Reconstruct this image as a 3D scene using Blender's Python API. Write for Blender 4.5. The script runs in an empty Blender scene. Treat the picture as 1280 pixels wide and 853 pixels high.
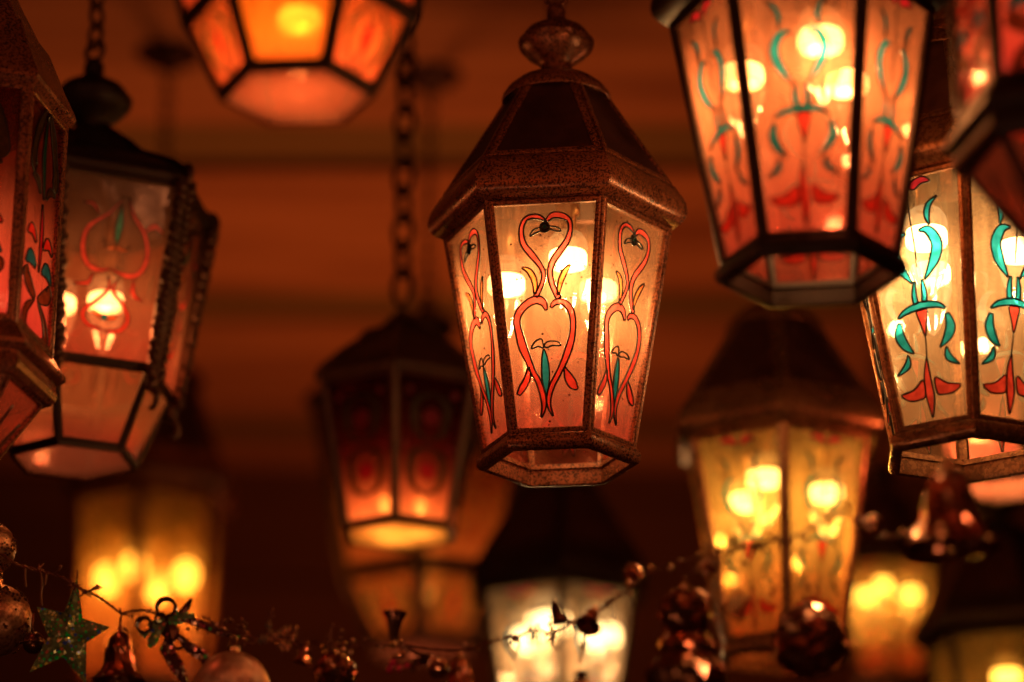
import bpy, math, random
from math import sin, cos, pi, radians, tan, atan2, hypot
from mathutils import Vector, Matrix
random.seed(7)
S = bpy.context.scene
COL = S.collection

# ------------------------------------------------------------------ camera
PITCH = radians(19.0)
FPX = 100.0 / 36.0 * 1280
cam_d = bpy.data.cameras.new('camera'); cam = bpy.data.objects.new('camera', cam_d); COL.objects.link(cam)
cam.location = (0, 0, 1.6); cam.rotation_euler = (radians(90) + PITCH, 0, 0)
cam_d.lens = 100.0; cam_d.sensor_width = 36.0; cam_d.clip_start = 0.05; cam_d.clip_end = 60
cam_d.dof.use_dof = True; cam_d.dof.focus_distance = 2.46; cam_d.dof.aperture_fstop = 2.1
S.camera = cam
CAM = Vector(cam.location)
FWD = Vector((0, cos(PITCH), sin(PITCH))); UPV = Vector((0, -sin(PITCH), cos(PITCH))); RGT = Vector((1, 0, 0))
def at(px, py, d):
    """a point of the room, d metres in front of the camera"""
    return CAM + FWD * d + RGT * ((px - 640) * d / FPX) + UPV * ((426.5 - py) * d / FPX)

# ------------------------------------------------------------------ world, exposure
W = bpy.data.worlds.new('World'); S.world = W; W.use_nodes = True
bg = W.node_tree.nodes['Background']; bg.inputs[0].default_value = (1.0, .32, .12, 1); bg.inputs[1].default_value = 0.012
S.view_settings.view_transform = 'Standard'; S.view_settings.look = 'None'
S.view_settings.exposure = 0.0; S.view_settings.gamma = 1.0
S.render.engine = 'CYCLES'
cy = S.cycles
cy.use_denoising = True
cy.max_bounces = 12; cy.diffuse_bounces = 3; cy.glossy_bounces = 4; cy.transmission_bounces = 6; cy.transparent_max_bounces = 40
cy.sample_clamp_indirect = 6; cy.sample_clamp_direct = 0; cy.caustics_reflective = False; cy.caustics_refractive = False
CEIL = 3.42

# added warm lamps, out of frame, beyond the lanterns' own light
def lamp(name, kind, loc, energy, color, size=.05, target=None, spot=None, blend=.6):
    l = bpy.data.lights.new(name, kind); l.energy = energy; l.color = color
    if kind == 'AREA': l.size = size
    else: l.shadow_soft_size = size
    if spot: l.spot_size = radians(spot); l.spot_blend = blend
    o = bpy.data.objects.new(name, l); COL.objects.link(o); o.location = loc
    if target is not None:
        o.rotation_euler = (Vector(target) - Vector(loc)).to_track_quat('-Z', 'Y').to_euler()
    return o
AMB = (1.0, .36, .10)
lamp('added_ceiling_fill', 'SPOT', (-.40, 4.62, 2.2), 26, (1, .26, .065), .12, (-.38, 4.64, CEIL), 140, 1.0)  # unseen spots added below the frame to brighten the ceiling boards
lamp('added_ceiling_fill', 'SPOT', (.45, 4.4, 2.2), 9, (1, .25, .06), .12, (.45, 4.42, CEIL), 140, 1.0)
lamp('added_wall_fill', 'SPOT', (-.2, 4.6, .9), 36, (1, .24, .065), .10, (.2, 6.1, 2.6), 80, 1.0)  # unseen spot added to lift the back wall
lamp('added_front_lamp', 'POINT', (-1.1, .5, 3.0), 4.2, (1, .34, .13), .03)  # unseen point lamps added for highlights on metal and ornaments
lamp('added_front_lamp', 'POINT', (1.2, .9, 2.95), 4.2, (1, .34, .13), .03)
lamp('added_front_lamp', 'POINT', (.25, .2, 2.9), 3.4, (1, .32, .12), .03)
lamp('added_front_lamp', 'POINT', (-.9, 1.5, 2.05), 1.0, (1, .42, .18), .02)
lamp('added_ornament_fill', 'POINT', (-.40, 1.75, 1.74), 1.7, (1, .40, .17), .015)  # unseen low lamps added to brighten the garland ornaments
lamp('added_ornament_fill', 'POINT', (.30, 1.60, 1.70), 1.3, (1, .40, .17), .015)

# ------------------------------------------------------------------ materials
class N:
    def __init__(s, name):
        s.m = bpy.data.materials.new(name); s.m.use_nodes = True; s.t = s.m.node_tree; s.t.nodes.clear()
        s.out = s.t.nodes.new('ShaderNodeOutputMaterial')
    def n(s, typ, **kw):
        x = s.t.nodes.new('ShaderNode' + typ)
        for k, v in kw.items():
            if k.startswith('_'): setattr(x, k[1:], v)
            else:
                k2 = k.replace('_', ' ')
                x.inputs[k2].default_value = v
        return x
    def l(s, a, b): s.t.links.new(a, b)
    def surf(s, o): s.l(o, s.out.inputs['Surface'])
    def ramp(s, fac, stops, interp='LINEAR'):
        r = s.n('ValToRGB'); r.color_ramp.interpolation = interp
        e = r.color_ramp.elements
        while len(e) < len(stops): e.new(.5)
        for el, (p, c) in zip(e, stops):
            el.position = p; el.color = c if len(c) == 4 else (*c, 1)
        s.l(fac, r.inputs[0]); return r
def c4(c): return (c[0], c[1], c[2], 1)

def bronze(name, base, dark, rough=.36, metal=.35, scale=900, bump=.35, thr=(.42, .55), spec=.5):
    k = N(name); tc = k.n('TexCoord')
    no = k.n('TexNoise', Scale=scale, Detail=2.0, Roughness=.6); k.l(tc.outputs['Object'], no.inputs['Vector'])
    n2 = k.n('TexNoise', Scale=28.0, Detail=5.0); k.l(tc.outputs['Object'], n2.inputs['Vector'])
    r = k.ramp(no.outputs['Fac'], [(thr[0], c4(dark)), (thr[1], c4(base))])
    r2 = k.ramp(n2.outputs['Fac'], [(.3, (.65, .62, .6)), (.7, (1.15, 1.12, 1.1))])
    mx = k.n('MixRGB', _blend_type='MULTIPLY', Fac=1.0); k.l(r.outputs[0], mx.inputs[1]); k.l(r2.outputs[0], mx.inputs[2])
    b = k.n('BsdfPrincipled', Roughness=rough, Metallic=metal); b.inputs['Specular IOR Level'].default_value = spec
    k.l(mx.outputs[0], b.inputs['Base Color'])
    rr = k.ramp(n2.outputs['Fac'], [(.3, (rough * .8,) * 3), (.7, (min(1, rough * 1.35),) * 3)]); k.l(rr.outputs[0], b.inputs['Roughness'])
    bp = k.n('Bump', Strength=bump, Distance=.0006); k.l(no.outputs['Fac'], bp.inputs['Height']); k.l(bp.outputs[0], b.inputs['Normal'])
    k.surf(b.outputs[0]); return k.m

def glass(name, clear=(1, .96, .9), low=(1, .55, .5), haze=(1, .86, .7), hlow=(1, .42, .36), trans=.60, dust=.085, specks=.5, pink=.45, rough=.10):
    """thin hand-painted pane: clear, hazy with dust and soot, streaked with painted reflections, tinted towards its lower end (uv.y runs up the pane)"""
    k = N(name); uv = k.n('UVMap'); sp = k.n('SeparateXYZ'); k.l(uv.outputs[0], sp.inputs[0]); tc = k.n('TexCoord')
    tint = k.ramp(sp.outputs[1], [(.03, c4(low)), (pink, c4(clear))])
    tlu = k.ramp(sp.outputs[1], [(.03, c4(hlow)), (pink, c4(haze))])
    # haze: smudges, fine dust and vertical streaks painted in for reflections
    n1 = k.n('TexNoise', Scale=22.0, Detail=6.0, Roughness=.65, Distortion=.6); k.l(tc.outputs['Object'], n1.inputs['Vector'])
    n2 = k.n('TexNoise', Scale=700.0, Detail=2.0); k.l(tc.outputs['Object'], n2.inputs['Vector'])
    mp = k.n('Mapping'); mp.inputs['Scale'].default_value = (170, 2.2, 1); k.l(uv.outputs[0], mp.inputs[0])
    n3 = k.n('TexNoise', Scale=1.0, Detail=3.0); k.l(mp.outputs[0], n3.inputs['Vector'])
    a = k.n('Math', _operation='MULTIPLY_ADD'); k.l(n1.outputs['Fac'], a.inputs[0]); a.inputs[1].default_value = 1.5; a.inputs[2].default_value = -.85
    b = k.n('Math', _operation='MULTIPLY_ADD'); k.l(n3.outputs['Fac'], b.inputs[0]); b.inputs[1].default_value = 2.0; k.l(a.outputs[0], b.inputs[2])
    c = k.n('Math', _operation='MULTIPLY_ADD'); k.l(n2.outputs['Fac'], c.inputs[0]); c.inputs[1].default_value = .5; k.l(b.outputs[0], c.inputs[2])
    d = k.n('Math', _operation='MULTIPLY', _use_clamp=True); k.l(c.outputs[0], d.inputs[0]); d.inputs[1].default_value = dust
    # more haze at the bottom, put in to brighten the lower pane
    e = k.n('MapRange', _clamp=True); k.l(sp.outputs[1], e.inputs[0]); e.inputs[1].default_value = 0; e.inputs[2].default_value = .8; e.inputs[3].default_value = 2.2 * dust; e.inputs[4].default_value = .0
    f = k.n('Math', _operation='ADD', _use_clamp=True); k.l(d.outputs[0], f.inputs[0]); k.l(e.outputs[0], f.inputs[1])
    tr = k.n('BsdfTransparent'); k.l(tint.outputs[0], tr.inputs[0])
    tl = k.n('BsdfTranslucent'); k.l(tlu.outputs[0], tl.inputs[0])
    m1 = k.n('MixShader'); k.l(f.outputs[0], m1.inputs[0]); k.l(tr.outputs[0], m1.inputs[1]); k.l(tl.outputs[0], m1.inputs[2])
    gl = k.n('BsdfGlossy', Roughness=rough); gl.inputs[0].default_value = (1, .9, .82, 1)
    bp = k.n('Bump', Strength=.25, Distance=.0015); k.l(n1.outputs['Fac'], bp.inputs['Height']); k.l(bp.outputs[0], gl.inputs['Normal'])
    fr = k.n('LayerWeight', Blend=.22)
    fm = k.n('Math', _operation='MULTIPLY_ADD', _use_clamp=True); k.l(fr.outputs['Fresnel'], fm.inputs[0]); fm.inputs[1].default_value = .55; fm.inputs[2].default_value = .02
    m2 = k.n('MixShader'); k.l(fm.outputs[0], m2.inputs[0]); k.l(m1.outputs[0], m2.inputs[1]); k.l(gl.outputs[0], m2.inputs[2])
    # soot specks
    vo = k.n('TexVoronoi', Scale=230.0); k.l(tc.outputs['Object'], vo.inputs['Vector'])
    cs = k.n('SeparateXYZ'); k.l(vo.outputs['Color'], cs.inputs[0])
    s1 = k.n('Math', _operation='MULTIPLY'); k.l(cs.outputs[0], s1.inputs[0]); s1.inputs[1].default_value = .28 * specks
    s2 = k.n('Math', _operation='LESS_THAN'); k.l(vo.outputs['Distance'], s2.inputs[0]); k.l(s1.outputs[0], s2.inputs[1])
    s4 = k.n('Math', _operation='GREATER_THAN'); k.l(cs.outputs[1], s4.inputs[0]); s4.inputs[1].default_value = .60
    s5 = k.n('Math', _operation='MULTIPLY'); k.l(s2.outputs[0], s5.inputs[0]); k.l(s4.outputs[0], s5.inputs[1])
    df = k.n('BsdfDiffuse'); df.inputs[0].default_value = (.08, .015, .01, 1)
    m3 = k.n('MixShader'); k.l(s5.outputs[0], m3.inputs[0]); k.l(m2.outputs[0], m3.inputs[1]); k.l(df.outputs[0], m3.inputs[2])
    k.surf(m3.outputs[0]); return k.m

def paint(name, col, t=.45, dens=.5):
    """translucent glass paint"""
    k = N(name); tc = k.n('TexCoord')
    n1 = k.n('TexNoise', Scale=130.0, Detail=3.0); k.l(tc.outputs['Object'], n1.inputs['Vector'])
    r = k.ramp(n1.outputs['Fac'], [(.3, tuple(x * .7 for x in col)), (.7, tuple(min(1, x * 1.25 + .02) for x in col))])
    tr = k.n('BsdfTransparent'); k.l(r.outputs[0], tr.inputs[0])
    tl = k.n('BsdfTranslucent'); k.l(r.outputs[0], tl.inputs[0])
    df = k.n('BsdfDiffuse'); k.l(r.outputs[0], df.inputs[0])
    a = k.n('MixShader'); a.inputs[0].default_value = .25; k.l(tl.outputs[0], a.inputs[1]); k.l(df.outputs[0], a.inputs[2])
    b = k.n('MixShader'); b.inputs[0].default_value = t; k.l(a.outputs[0], b.inputs[1]); k.l(tr.outputs[0], b.inputs[2])
    g = k.n('BsdfGlossy', Roughness=.2); g.inputs[0].default_value = (1, 1, 1, 1)
    c = k.n('MixShader'); c.inputs[0].default_value = .04; k.l(b.outputs[0], c.inputs[1]); k.l(g.outputs[0], c.inputs[2])
    k.surf(c.outputs[0]); return k.m

def simple(name, col, rough=.5, metal=0., spec=.5, emit=None, es=0.):
    k = N(name); b = k.n('BsdfPrincipled', Roughness=rough, Metallic=metal); b.inputs['Base Color'].default_value = c4(col); b.inputs['Specular IOR Level'].default_value = spec
    if emit: b.inputs['Emission Color'].default_value = c4(emit); b.inputs['Emission Strength'].default_value = es
    k.surf(b.outputs[0]); return k.m

def bulbglass(name, col, glow):
    """frosted plastic lens of a lit bulb: it gives off the light of the element inside"""
    k = N(name)
    tr = k.n('BsdfTransparent'); tr.inputs[0].default_value = (1, .95, .88, 1)
    em = k.n('Emission', Strength=glow); em.inputs[0].default_value = c4(col)
    lw = k.n('LayerWeight', Blend=.5)
    mr = k.n('MapRange'); k.l(lw.outputs['Facing'], mr.inputs[0]); mr.inputs[3].default_value = .25; mr.inputs[4].default_value = .85
    a = k.n('MixShader'); k.l(mr.outputs[0], a.inputs[0]); k.l(tr.outputs[0], a.inputs[1]); k.l(em.outputs[0], a.inputs[2])
    g = k.n('BsdfGlossy', Roughness=.1)
    b = k.n('MixShader'); b.inputs[0].default_value = .06; k.l(a.outputs[0], b.inputs[1]); k.l(g.outputs[0], b.inputs[2])
    k.surf(b.outputs[0]); return k.m

def glitter(name, base, hues, scale=420., rough=.22, metal=.35):
    """glitter foil: cells that each face their own way"""
    k = N(name); tc = k.n('TexCoord')
    vo = k.n('TexVoronoi', Scale=scale); k.l(tc.outputs['Object'], vo.inputs['Vector'])
    sp = k.n('SeparateXYZ'); k.l(vo.outputs['Color'], sp.inputs[0])
    r = k.ramp(sp.outputs[0], hues, 'CONSTANT')
    big = k.n('TexNoise', Scale=35.0, Detail=1.0); k.l(tc.outputs['Object'], big.inputs['Vector'])
    th = k.n('Math', _operation='MULTIPLY'); k.l(big.outputs['Fac'], th.inputs[0]); th.inputs[1].default_value = .82
    on = k.n('Math', _operation='GREATER_THAN'); k.l(sp.outputs[1], on.inputs[0]); on.inputs[1].default_value = .45
    ds = k.n('Math', _operation='LESS_THAN'); k.l(vo.outputs['Distance'], ds.inputs[0]); k.l(th.outputs[0], ds.inputs[1])
    f = k.n('Math', _operation='MULTIPLY'); k.l(on.outputs[0], f.inputs[0]); k.l(ds.outputs[0], f.inputs[1])
    mx = k.n('MixRGB'); k.l(f.outputs[0], mx.inputs[0]); mx.inputs[1].default_value = c4(base); k.l(r.outputs[0], mx.inputs[2]); k.metalv = metal
    nv = k.n('VectorMath', _operation='SUBTRACT'); k.l(vo.outputs['Color'], nv.inputs[0]); nv.inputs[1].default_value = (.5, .5, .5)
    ns = k.n('VectorMath', _operation='SCALE'); k.l(nv.outputs[0], ns.inputs[0]); ns.inputs['Scale'].default_value = 1.1
    ge = k.n('NewGeometry'); na = k.n('VectorMath', _operation='ADD'); k.l(ge.outputs['Normal'], na.inputs[0]); k.l(ns.outputs[0], na.inputs[1])
    nn = k.n('VectorMath', _operation='NORMALIZE'); k.l(na.outputs[0], nn.inputs[0])
    b = k.n('BsdfPrincipled', Roughness=rough, Metallic=metal); k.l(mx.outputs[0], b.inputs['Base Color']); k.l(nn.outputs[0], b.inputs['Normal'])
    k.surf(b.outputs[0]); return k.m

M = {}
M['bronze'] = bronze('speckled_bronze_paint', (.36, .115, .055), (.06, .017, .011), rough=.27, scale=520, thr=(.43, .52))
M['bronze_dark'] = bronze('dark_bronze_paint', (.12, .042, .025), (.03, .011, .008), rough=.34, scale=520)
M['copper'] = bronze('copper_brown_metal', (.42, .19, .09), (.24, .10, .05), rough=.26, metal=.7, scale=260, bump=.15)
M['black_iron'] = bronze('blackened_iron', (.045, .018, .012), (.02, .009, .007), rough=.42, metal=.4)
M['iron_leaf'] = bronze('aged_cast_iron', (.13, .055, .032), (.05, .02, .013), rough=.38, metal=.5)
M['roof_panel'] = bronze('smooth_dark_red_sheet', (.055, .013, .010), (.045, .010, .008), rough=.5, metal=.0, scale=60, bump=.02)
M['roof_panel_grey'] = bronze('smooth_brown_sheet', (.12, .045, .03), (.10, .035, .022), rough=.5, metal=.0, scale=60, bump=.02)
M['chain'] = simple('dark_chain', (.06, .022, .013), .4, .6)
M['line'] = simple('black_contour_paste', (.008, .003, .003), .35)
M['g_rose'] = glass('rose_tinted_glass', low=(1, .64, .56), haze=(1, .54, .34), hlow=(1, .32, .30), dust=.060, specks=.8)
M['g_rose_thin'] = glass('thin_rose_glass', clear=(1, .85, .75), low=(1, .60, .54), haze=(1, .42, .28), hlow=(1, .34, .28), dust=.036, specks=.4)
M['g_rose_strong'] = glass('rose_glass', clear=(1, .80, .68), low=(1, .56, .52), haze=(1, .44, .28), hlow=(1, .34, .30), dust=.075)
M['g_clear'] = glass('clear_dusty_glass', low=(1, .93, .82), haze=(1, .70, .45), hlow=(1, .62, .40), dust=.065, specks=.15)
M['g_pink'] = glass('pink_glass', clear=(.95, .55, .48), low=(.9, .42, .44), haze=(1, .46, .30), hlow=(1, .30, .28), dust=.12, specks=.2)
M['g_amber'] = glass('amber_marbled_glass', clear=(1, .66, .30), low=(1, .7, .4), haze=(1, .46, .17), hlow=(1, .42, .2), dust=.26, specks=0)
M['g_peach'] = glass('peach_marbled_glass', clear=(1, .60, .42), low=(1, .6, .5), haze=(1, .40, .24), hlow=(1, .36, .28), dust=.18, specks=0)
M['g_brown'] = glass('brown_smoked_glass', clear=(.9, .6, .35), low=(.9, .55, .35), haze=(.9, .46, .2), hlow=(.9, .40, .2), dust=.14, specks=0)
M['g_mauve'] = glass('mauve_glass', clear=(.9, .66, .64), low=(.9, .66, .64), haze=(.95, .42, .38), hlow=(.9, .36, .36), dust=.09, specks=.1)
M['g_yellow'] = glass('yellow_glass', clear=(1, .90, .68), low=(1, .66, .40), haze=(1, .70, .34), hlow=(1, .42, .24), dust=.08, specks=0)
M['g_honey'] = glass('honey_glass', clear=(1, .86, .60), low=(1, .72, .50), haze=(1, .58, .2), hlow=(1, .36, .2), dust=.085, specks=0, pink=.6)
M['g_glow'] = glass('glowing_amber_glass', haze=(1, .6, .25), dust=.30, specks=0)
M['g_dark'] = glass('dark_crimson_glass', clear=(.50, .15, .13), low=(1, .7, .55), haze=(.7, .16, .14), hlow=(1, .42, .30), dust=.14, specks=0, pink=.5)  # paler towards the bottom: low amber glow put into the tint
M['p_red'] = paint('red_glass_paint', (.78, .085, .075), .30)
M['p_teal'] = paint('teal_glass_paint', (.008, .42, .72), .40)
M['p_green'] = paint('green_glass_paint', (.02, .26, .22), .3)
M['p_olive'] = paint('olive_glass_paint', (.16, .10, .03), .3)
M['p_magenta'] = paint('magenta_glass_paint', (.70, .04, .12), .4)
M['p_amber'] = paint('amber_glass_paint', (.98, .24, .07), .4)
PC = {'red': 'p_red', 'teal': 'p_teal', 'green': 'p_green', 'olive': 'p_olive', 'magenta': 'p_magenta', 'amber': 'p_amber', 'black': 'line'}
WARM = (1, .52, .18)
M['bulb_cap'] = simple('warm_white_bulb_cap', (.75, .55, .4), .4)
M['socket'] = simple('brass_socket', (.30, .15, .06), .35, .7)
def bulbset(tag, core, cs, lens, ls):
    M['core_' + tag] = simple('lit_element_' + tag, (.8, .7, .5), .5, emit=core, es=cs)
    M['lens_' + tag] = bulbglass('bulb_lens_' + tag, lens, ls)
bulbset('warm', (1, .54, .17), 8.0, (1, .48, .16), .42)
bulbset('yellow', (1, .50, .10), 10.0, (1, .42, .07), .55)
bulbset('cream', (1, .64, .26), 8.0, (1, .60, .26), .55)
bulbset('pink', (1, .42, .12), 2.6, (1, .35, .15), .30)

# ------------------------------------------------------------------ mesh helpers
class MB:
    def __init__(s): s.v = []; s.f = []; s.mi = []; s.sm = []; s.uv = {}
    def add(s, vs, fs, mi=0, smooth=False):
        o = len(s.v); s.v += [tuple(v) for v in vs]
        for f in fs: s.f.append(tuple(o + i for i in f)); s.mi.append(mi); s.sm.append(smooth)
        return o
    def build(s, name, mats, parent=None, loc=None, sharp=None):
        me = bpy.data.meshes.new(name); me.from_pydata(s.v, [], s.f)
        for m in (mats if isinstance(mats, (list, tuple)) else [mats]): me.materials.append(M[m] if isinstance(m, str) else m)
        me.polygons.foreach_set('material_index', s.mi); me.polygons.foreach_set('use_smooth', s.sm)
        if s.uv:
            ul = me.uv_layers.new(name='UVMap')
            for lp in me.loops: ul.data[lp.index].uv = s.uv.get(lp.vertex_index, (0, 0))
        me.update()
        if sharp: me.set_sharp_from_angle(angle=radians(sharp))
        o = bpy.data.objects.new(name, me); COL.objects.link(o)
        if parent: o.parent = parent
        if loc is not None: o.location = loc
        return o
    def revolve(s, prof, n=6, closed=False, rot=0., smooth=True, mi=0, cx=0., cy_=0., cap=False):
        vs = []; P = len(prof)
        for k in range(n):
            a = rot + 2 * pi * k / n
            for r, z in prof: vs.append((cx + r * cos(a), cy_ + r * sin(a), z))
        fs = []
        for k in range(n):
            k2 = (k + 1) % n
            for i in range(P if closed else P - 1):
                j = (i + 1) % P
                fs.append((k * P + i, k2 * P + i, k2 * P + j, k * P + j))
        s.add(vs, fs, mi, smooth)
        if cap:
            s.add([vs[k * P] for k in range(n)], [tuple(range(n))[::-1]], mi); s.add([vs[k * P + P - 1] for k in range(n)], [tuple(range(n))], mi)
    def tube(s, pts, r, n=6, closed=False, mi=0, smooth=True):
        pts = [Vector(p) for p in pts]; L = len(pts)
        rr = r if isinstance(r, (list, tuple)) else [r] * L
        up = None; rings = []
        for i, p in enumerate(pts):
            a = pts[i - 1] if (i or closed) else p; b = pts[(i + 1) % L] if (i < L - 1 or closed) else p
            t = (b - a)
            if t.length < 1e-9: t = Vector((0, 0, 1))
            t.normalize()
            if up is None: up = t.orthogonal()
            up = up - t * up.dot(t)
            if up.length < 1e-6: up = t.orthogonal()
            up.normalize(); w = t.cross(up)
            rings.append([p + (up * cos(2 * pi * k / n) + w * sin(2 * pi * k / n)) * rr[i] for k in range(n)])
        vs = [v for g in rings for v in g]; fs = []
        for i in range(L if closed else L - 1):
            j = (i + 1) % L
            for k in range(n):
                k2 = (k + 1) % n; fs.append((i * n + k, i * n + k2, j * n + k2, j * n + k))
        if not closed: fs.append(tuple(range(n))[::-1]); fs.append(tuple((L - 1) * n + k for k in range(n)))
        s.add(vs, fs, mi, smooth)
    def box(s, c, sx, sy, sz, mi=0, mat=None):
        vs = []
        for x in (-1, 1):
            for y in (-1, 1):
                for z in (-1, 1):
                    v = Vector((x * sx / 2, y * sy / 2, z * sz / 2))
                    if mat is not None: v = mat @ v
                    vs.append(Vector(c) + v)
        s.add(vs, [(0, 1, 3, 2), (4, 6, 7, 5), (0, 4, 5, 1), (2, 3, 7, 6), (0, 2, 6, 4), (1, 5, 7, 3)], mi)
    def ball(s, c, r, nu=14, nv=9, mi=0, sc=(1, 1, 1), fn=None, smooth=True):
        c = Vector(c); vs = []; fs = []
        for j in range(nv + 1):
            th = pi * j / nv
            for i in range(nu):
                a = 2 * pi * i / nu
                d = Vector((sin(th) * cos(a) * sc[0], sin(th) * sin(a) * sc[1], cos(th) * sc[2]))
                q = r * (fn(d) if fn else 1); vs.append(c + d * q)
        for j in range(nv):
            for i in range(nu):
                i2 = (i + 1) % nu
                fs.append((j * nu + i, (j + 1) * nu + i, (j + 1) * nu + i2, j * nu + i2))
        s.add(vs, fs, mi, smooth)

def root(name, label, cat, loc, rz=0., group=None, rx=0., ry=0.):
    o = bpy.data.objects.new(name, None); COL.objects.link(o); o.location = loc; o.rotation_euler = (rx, ry, rz)
    o.empty_display_size = .02
    o['label'] = label; o['category'] = cat
    if group: o['group'] = group
    return o

def smooth_pts(pts, n=5, closed=False):
    """Catmull-Rom through pts (tuples of any length)"""
    L = len(pts); out = []
    R = range(L) if closed else range(L - 1)
    for i in R:
        p0 = pts[(i - 1) % L] if (closed or i) else pts[0]; p1 = pts[i]; p2 = pts[(i + 1) % L]
        p3 = pts[(i + 2) % L] if (closed or i + 2 < L) else pts[-1]
        for k in range(n):
            t = k / n
            out.append(tuple(.5 * ((2 * b) + (-a + c) * t + (2 * a - 5 * b + 4 * c - d) * t * t + (-a + 3 * b - 3 * c + d) * t ** 3) for a, b, c, d in zip(p0, p1, p2, p3)))
    if not closed: out.append(tuple(pts[-1]))
    return out

# ------------------------------------------------------------------ painted motifs: (kind, points, colour) in metres, x from the pane's centre line, y up the pane
def zmap(ax, bot, k, ky=None, skew=0.):
    ky = ky or k
    def f(x, y): return ((x - ax) * k, (bot - y) * ky)
    return f
def heart_motif():
    k = .703e-3 / 5.333
    def A(x, y):   # zoomed trace of the upper half of the pane
        X = 595 + x / 5.333; Y = 240 + y / 5.333; t = (Y - 248 + .066 * (X - 671)) / 288
        return ((X - (671 + 10 * t)) * .703e-3, (1 - t) * .2065)
    def B(x, y): return A(x, y + 800)
    def rb(f, P, c): return ('rib', [(*f(x, y), w * k) for x, y, w in P], c)
    J = lambda P1, P2: [(x, y, w) for x, y, w in P1] + [(x, y + 800, w) for x, y, w in P2]
    m = []
    m.append(rb(A, [(415, 188, 8), (370, 165, 25), (310, 160, 26), (268, 185, 26), (252, 250, 24), (270, 340, 30), (320, 410, 36), (375, 480, 30), (400, 530, 25), (398, 580, 24), (375, 640, 25), (348, 688, 32)], 'red'))
    m.append(rb(A, [(258, 495, 8), (300, 520, 28), (330, 570, 32), (342, 620, 26), (343, 670, 16)], 'amber'))
    m.append(rb(A, [(425, 188, 18), (460, 150, 34), (515, 145, 36), (565, 170, 26), (580, 230, 22), (560, 310, 28), (510, 390, 32), (465, 460, 32), (447, 530, 30), (460, 600, 30), (490, 660, 30), (512, 692, 30)], 'red'))
    m.append(rb(A, [(575, 468, 8), (545, 510, 26), (520, 570, 28), (508, 630, 20), (505, 670, 14)], 'amber'))
    m.append(rb(A, J([(430, 775, 14), (408, 728, 40), (360, 710, 46), (300, 730, 44), (250, 785, 40), (236, 850, 34)], [(250, 130, 38), (270, 220, 44), (300, 300, 34), (330, 370, 30), (380, 450, 32), (415, 540, 36), (420, 610, 26), (400, 675, 8)]), 'red'))
    m.append(rb(A, J([(462, 755, 16), (490, 722, 30), (540, 715, 32), (585, 760, 32), (603, 830, 30)], [(598, 120, 30), (575, 210, 36), (545, 300, 32), (510, 390, 30), (475, 470, 32), (455, 550, 28), (460, 610, 20), (482, 662, 8)]), 'red'))
    m.append(rb(B, [(305, 350, 12), (300, 420, 34), (275, 480, 38), (252, 525, 20)], 'red'))
    m.append(rb(B, [(550, 345, 8), (575, 400, 42), (605, 450, 48), (634, 478, 14)], 'red'))
    m.append(rb(B, [(408, 235, 8), (413, 290, 36), (422, 370, 50), (430, 450, 42), (440, 535, 6)], 'teal'))
    m.append(('poly', [B(*p) for p in [(405, 225), (395, 168), (350, 182), (322, 228), (370, 215)]], None))
    m.append(('poly', [B(*p) for p in [(412, 208), (440, 182), (500, 178), (525, 202), (470, 207), (430, 222)]], None))
    m.append(('line', [B(*p) for p in [(440, 540), (442, 600)]], None))
    cx, cy_ = A(413, 230)
    m.append(('dot', (cx, cy_, 34 * k), 'black')); m.append(('dot2', (cx, cy_ + .0002, 19 * k), 'green'))
    m.append(('poly', [A(*p) for p in [(385, 232), (330, 250), (312, 288), (350, 268), (385, 255)]], None))
    m.append(('poly', [A(*p) for p in [(440, 222), (500, 226), (520, 248), (490, 250), (445, 238)]], None))
    return m
def teal_motif():
    k = .19e-3; AX = 722; BOT = 1225
    def F(x, y): return ((x - AX) * k, (BOT - y) * .176e-3)
    def rb(P, c):
        a = ('rib', [(*F(x, y), w * k) for x, y, w in P], c); b = ('rib', [(-p[0], p[1], p[2]) for p in a[1]], c); return [a, b]
    def pl(P, c):
        a = [F(*p) for p in P]; return [('poly', a, c), ('poly', [(-x, y) for x, y in a], c)]
    m = []
    m += rb([(595, 185, 6), (632, 215, 26), (645, 260, 26), (640, 308, 6)], 'teal')
    m += rb([(688, 322, 8), (648, 332, 40), (622, 400, 52), (642, 475, 48), (690, 552, 6)], 'teal')
    m += rb([(703, 548, 10), (697, 600, 26), (700, 650, 30)], 'teal')
    m.append(('rib', [(*F(x, y), w * k) for x, y, w in [(612, 702, 8), (650, 676, 28), (720, 662, 36), (792, 676, 28), (830, 702, 8)]], 'teal'))
    m += rb([(612, 728, 20), (605, 785, 46), (625, 835, 40), (658, 872, 6)], 'teal')
    m += rb([(632, 878, 6), (625, 925, 32), (582, 964, 6)], 'teal')
    m.append(('poly', [F(*p) for p in [(696, 690), (722, 684), (750, 690), (736, 750), (722, 806), (708, 750)]], 'red'))
    m.append(('line', [F(722, 806), F(718, 905)], None))
    m.append(('rib', [(*F(x, y), w * k) for x, y, w in [(718, 905, 6), (714, 980, 34), (716, 1080, 46), (712, 1176, 6)]], 'red'))
    m += pl([(692, 1000), (640, 1040), (588, 1056), (620, 1086), (665, 1086), (692, 1072)], 'red')
    m += pl([(713, 120), (700, 90), (650, 80), (620, 110), (660, 112), (690, 130)], 'magenta')
    m.append(('line', [F(716, 130), F(722, 320), F(720, 485)], None))
    return m
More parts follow.
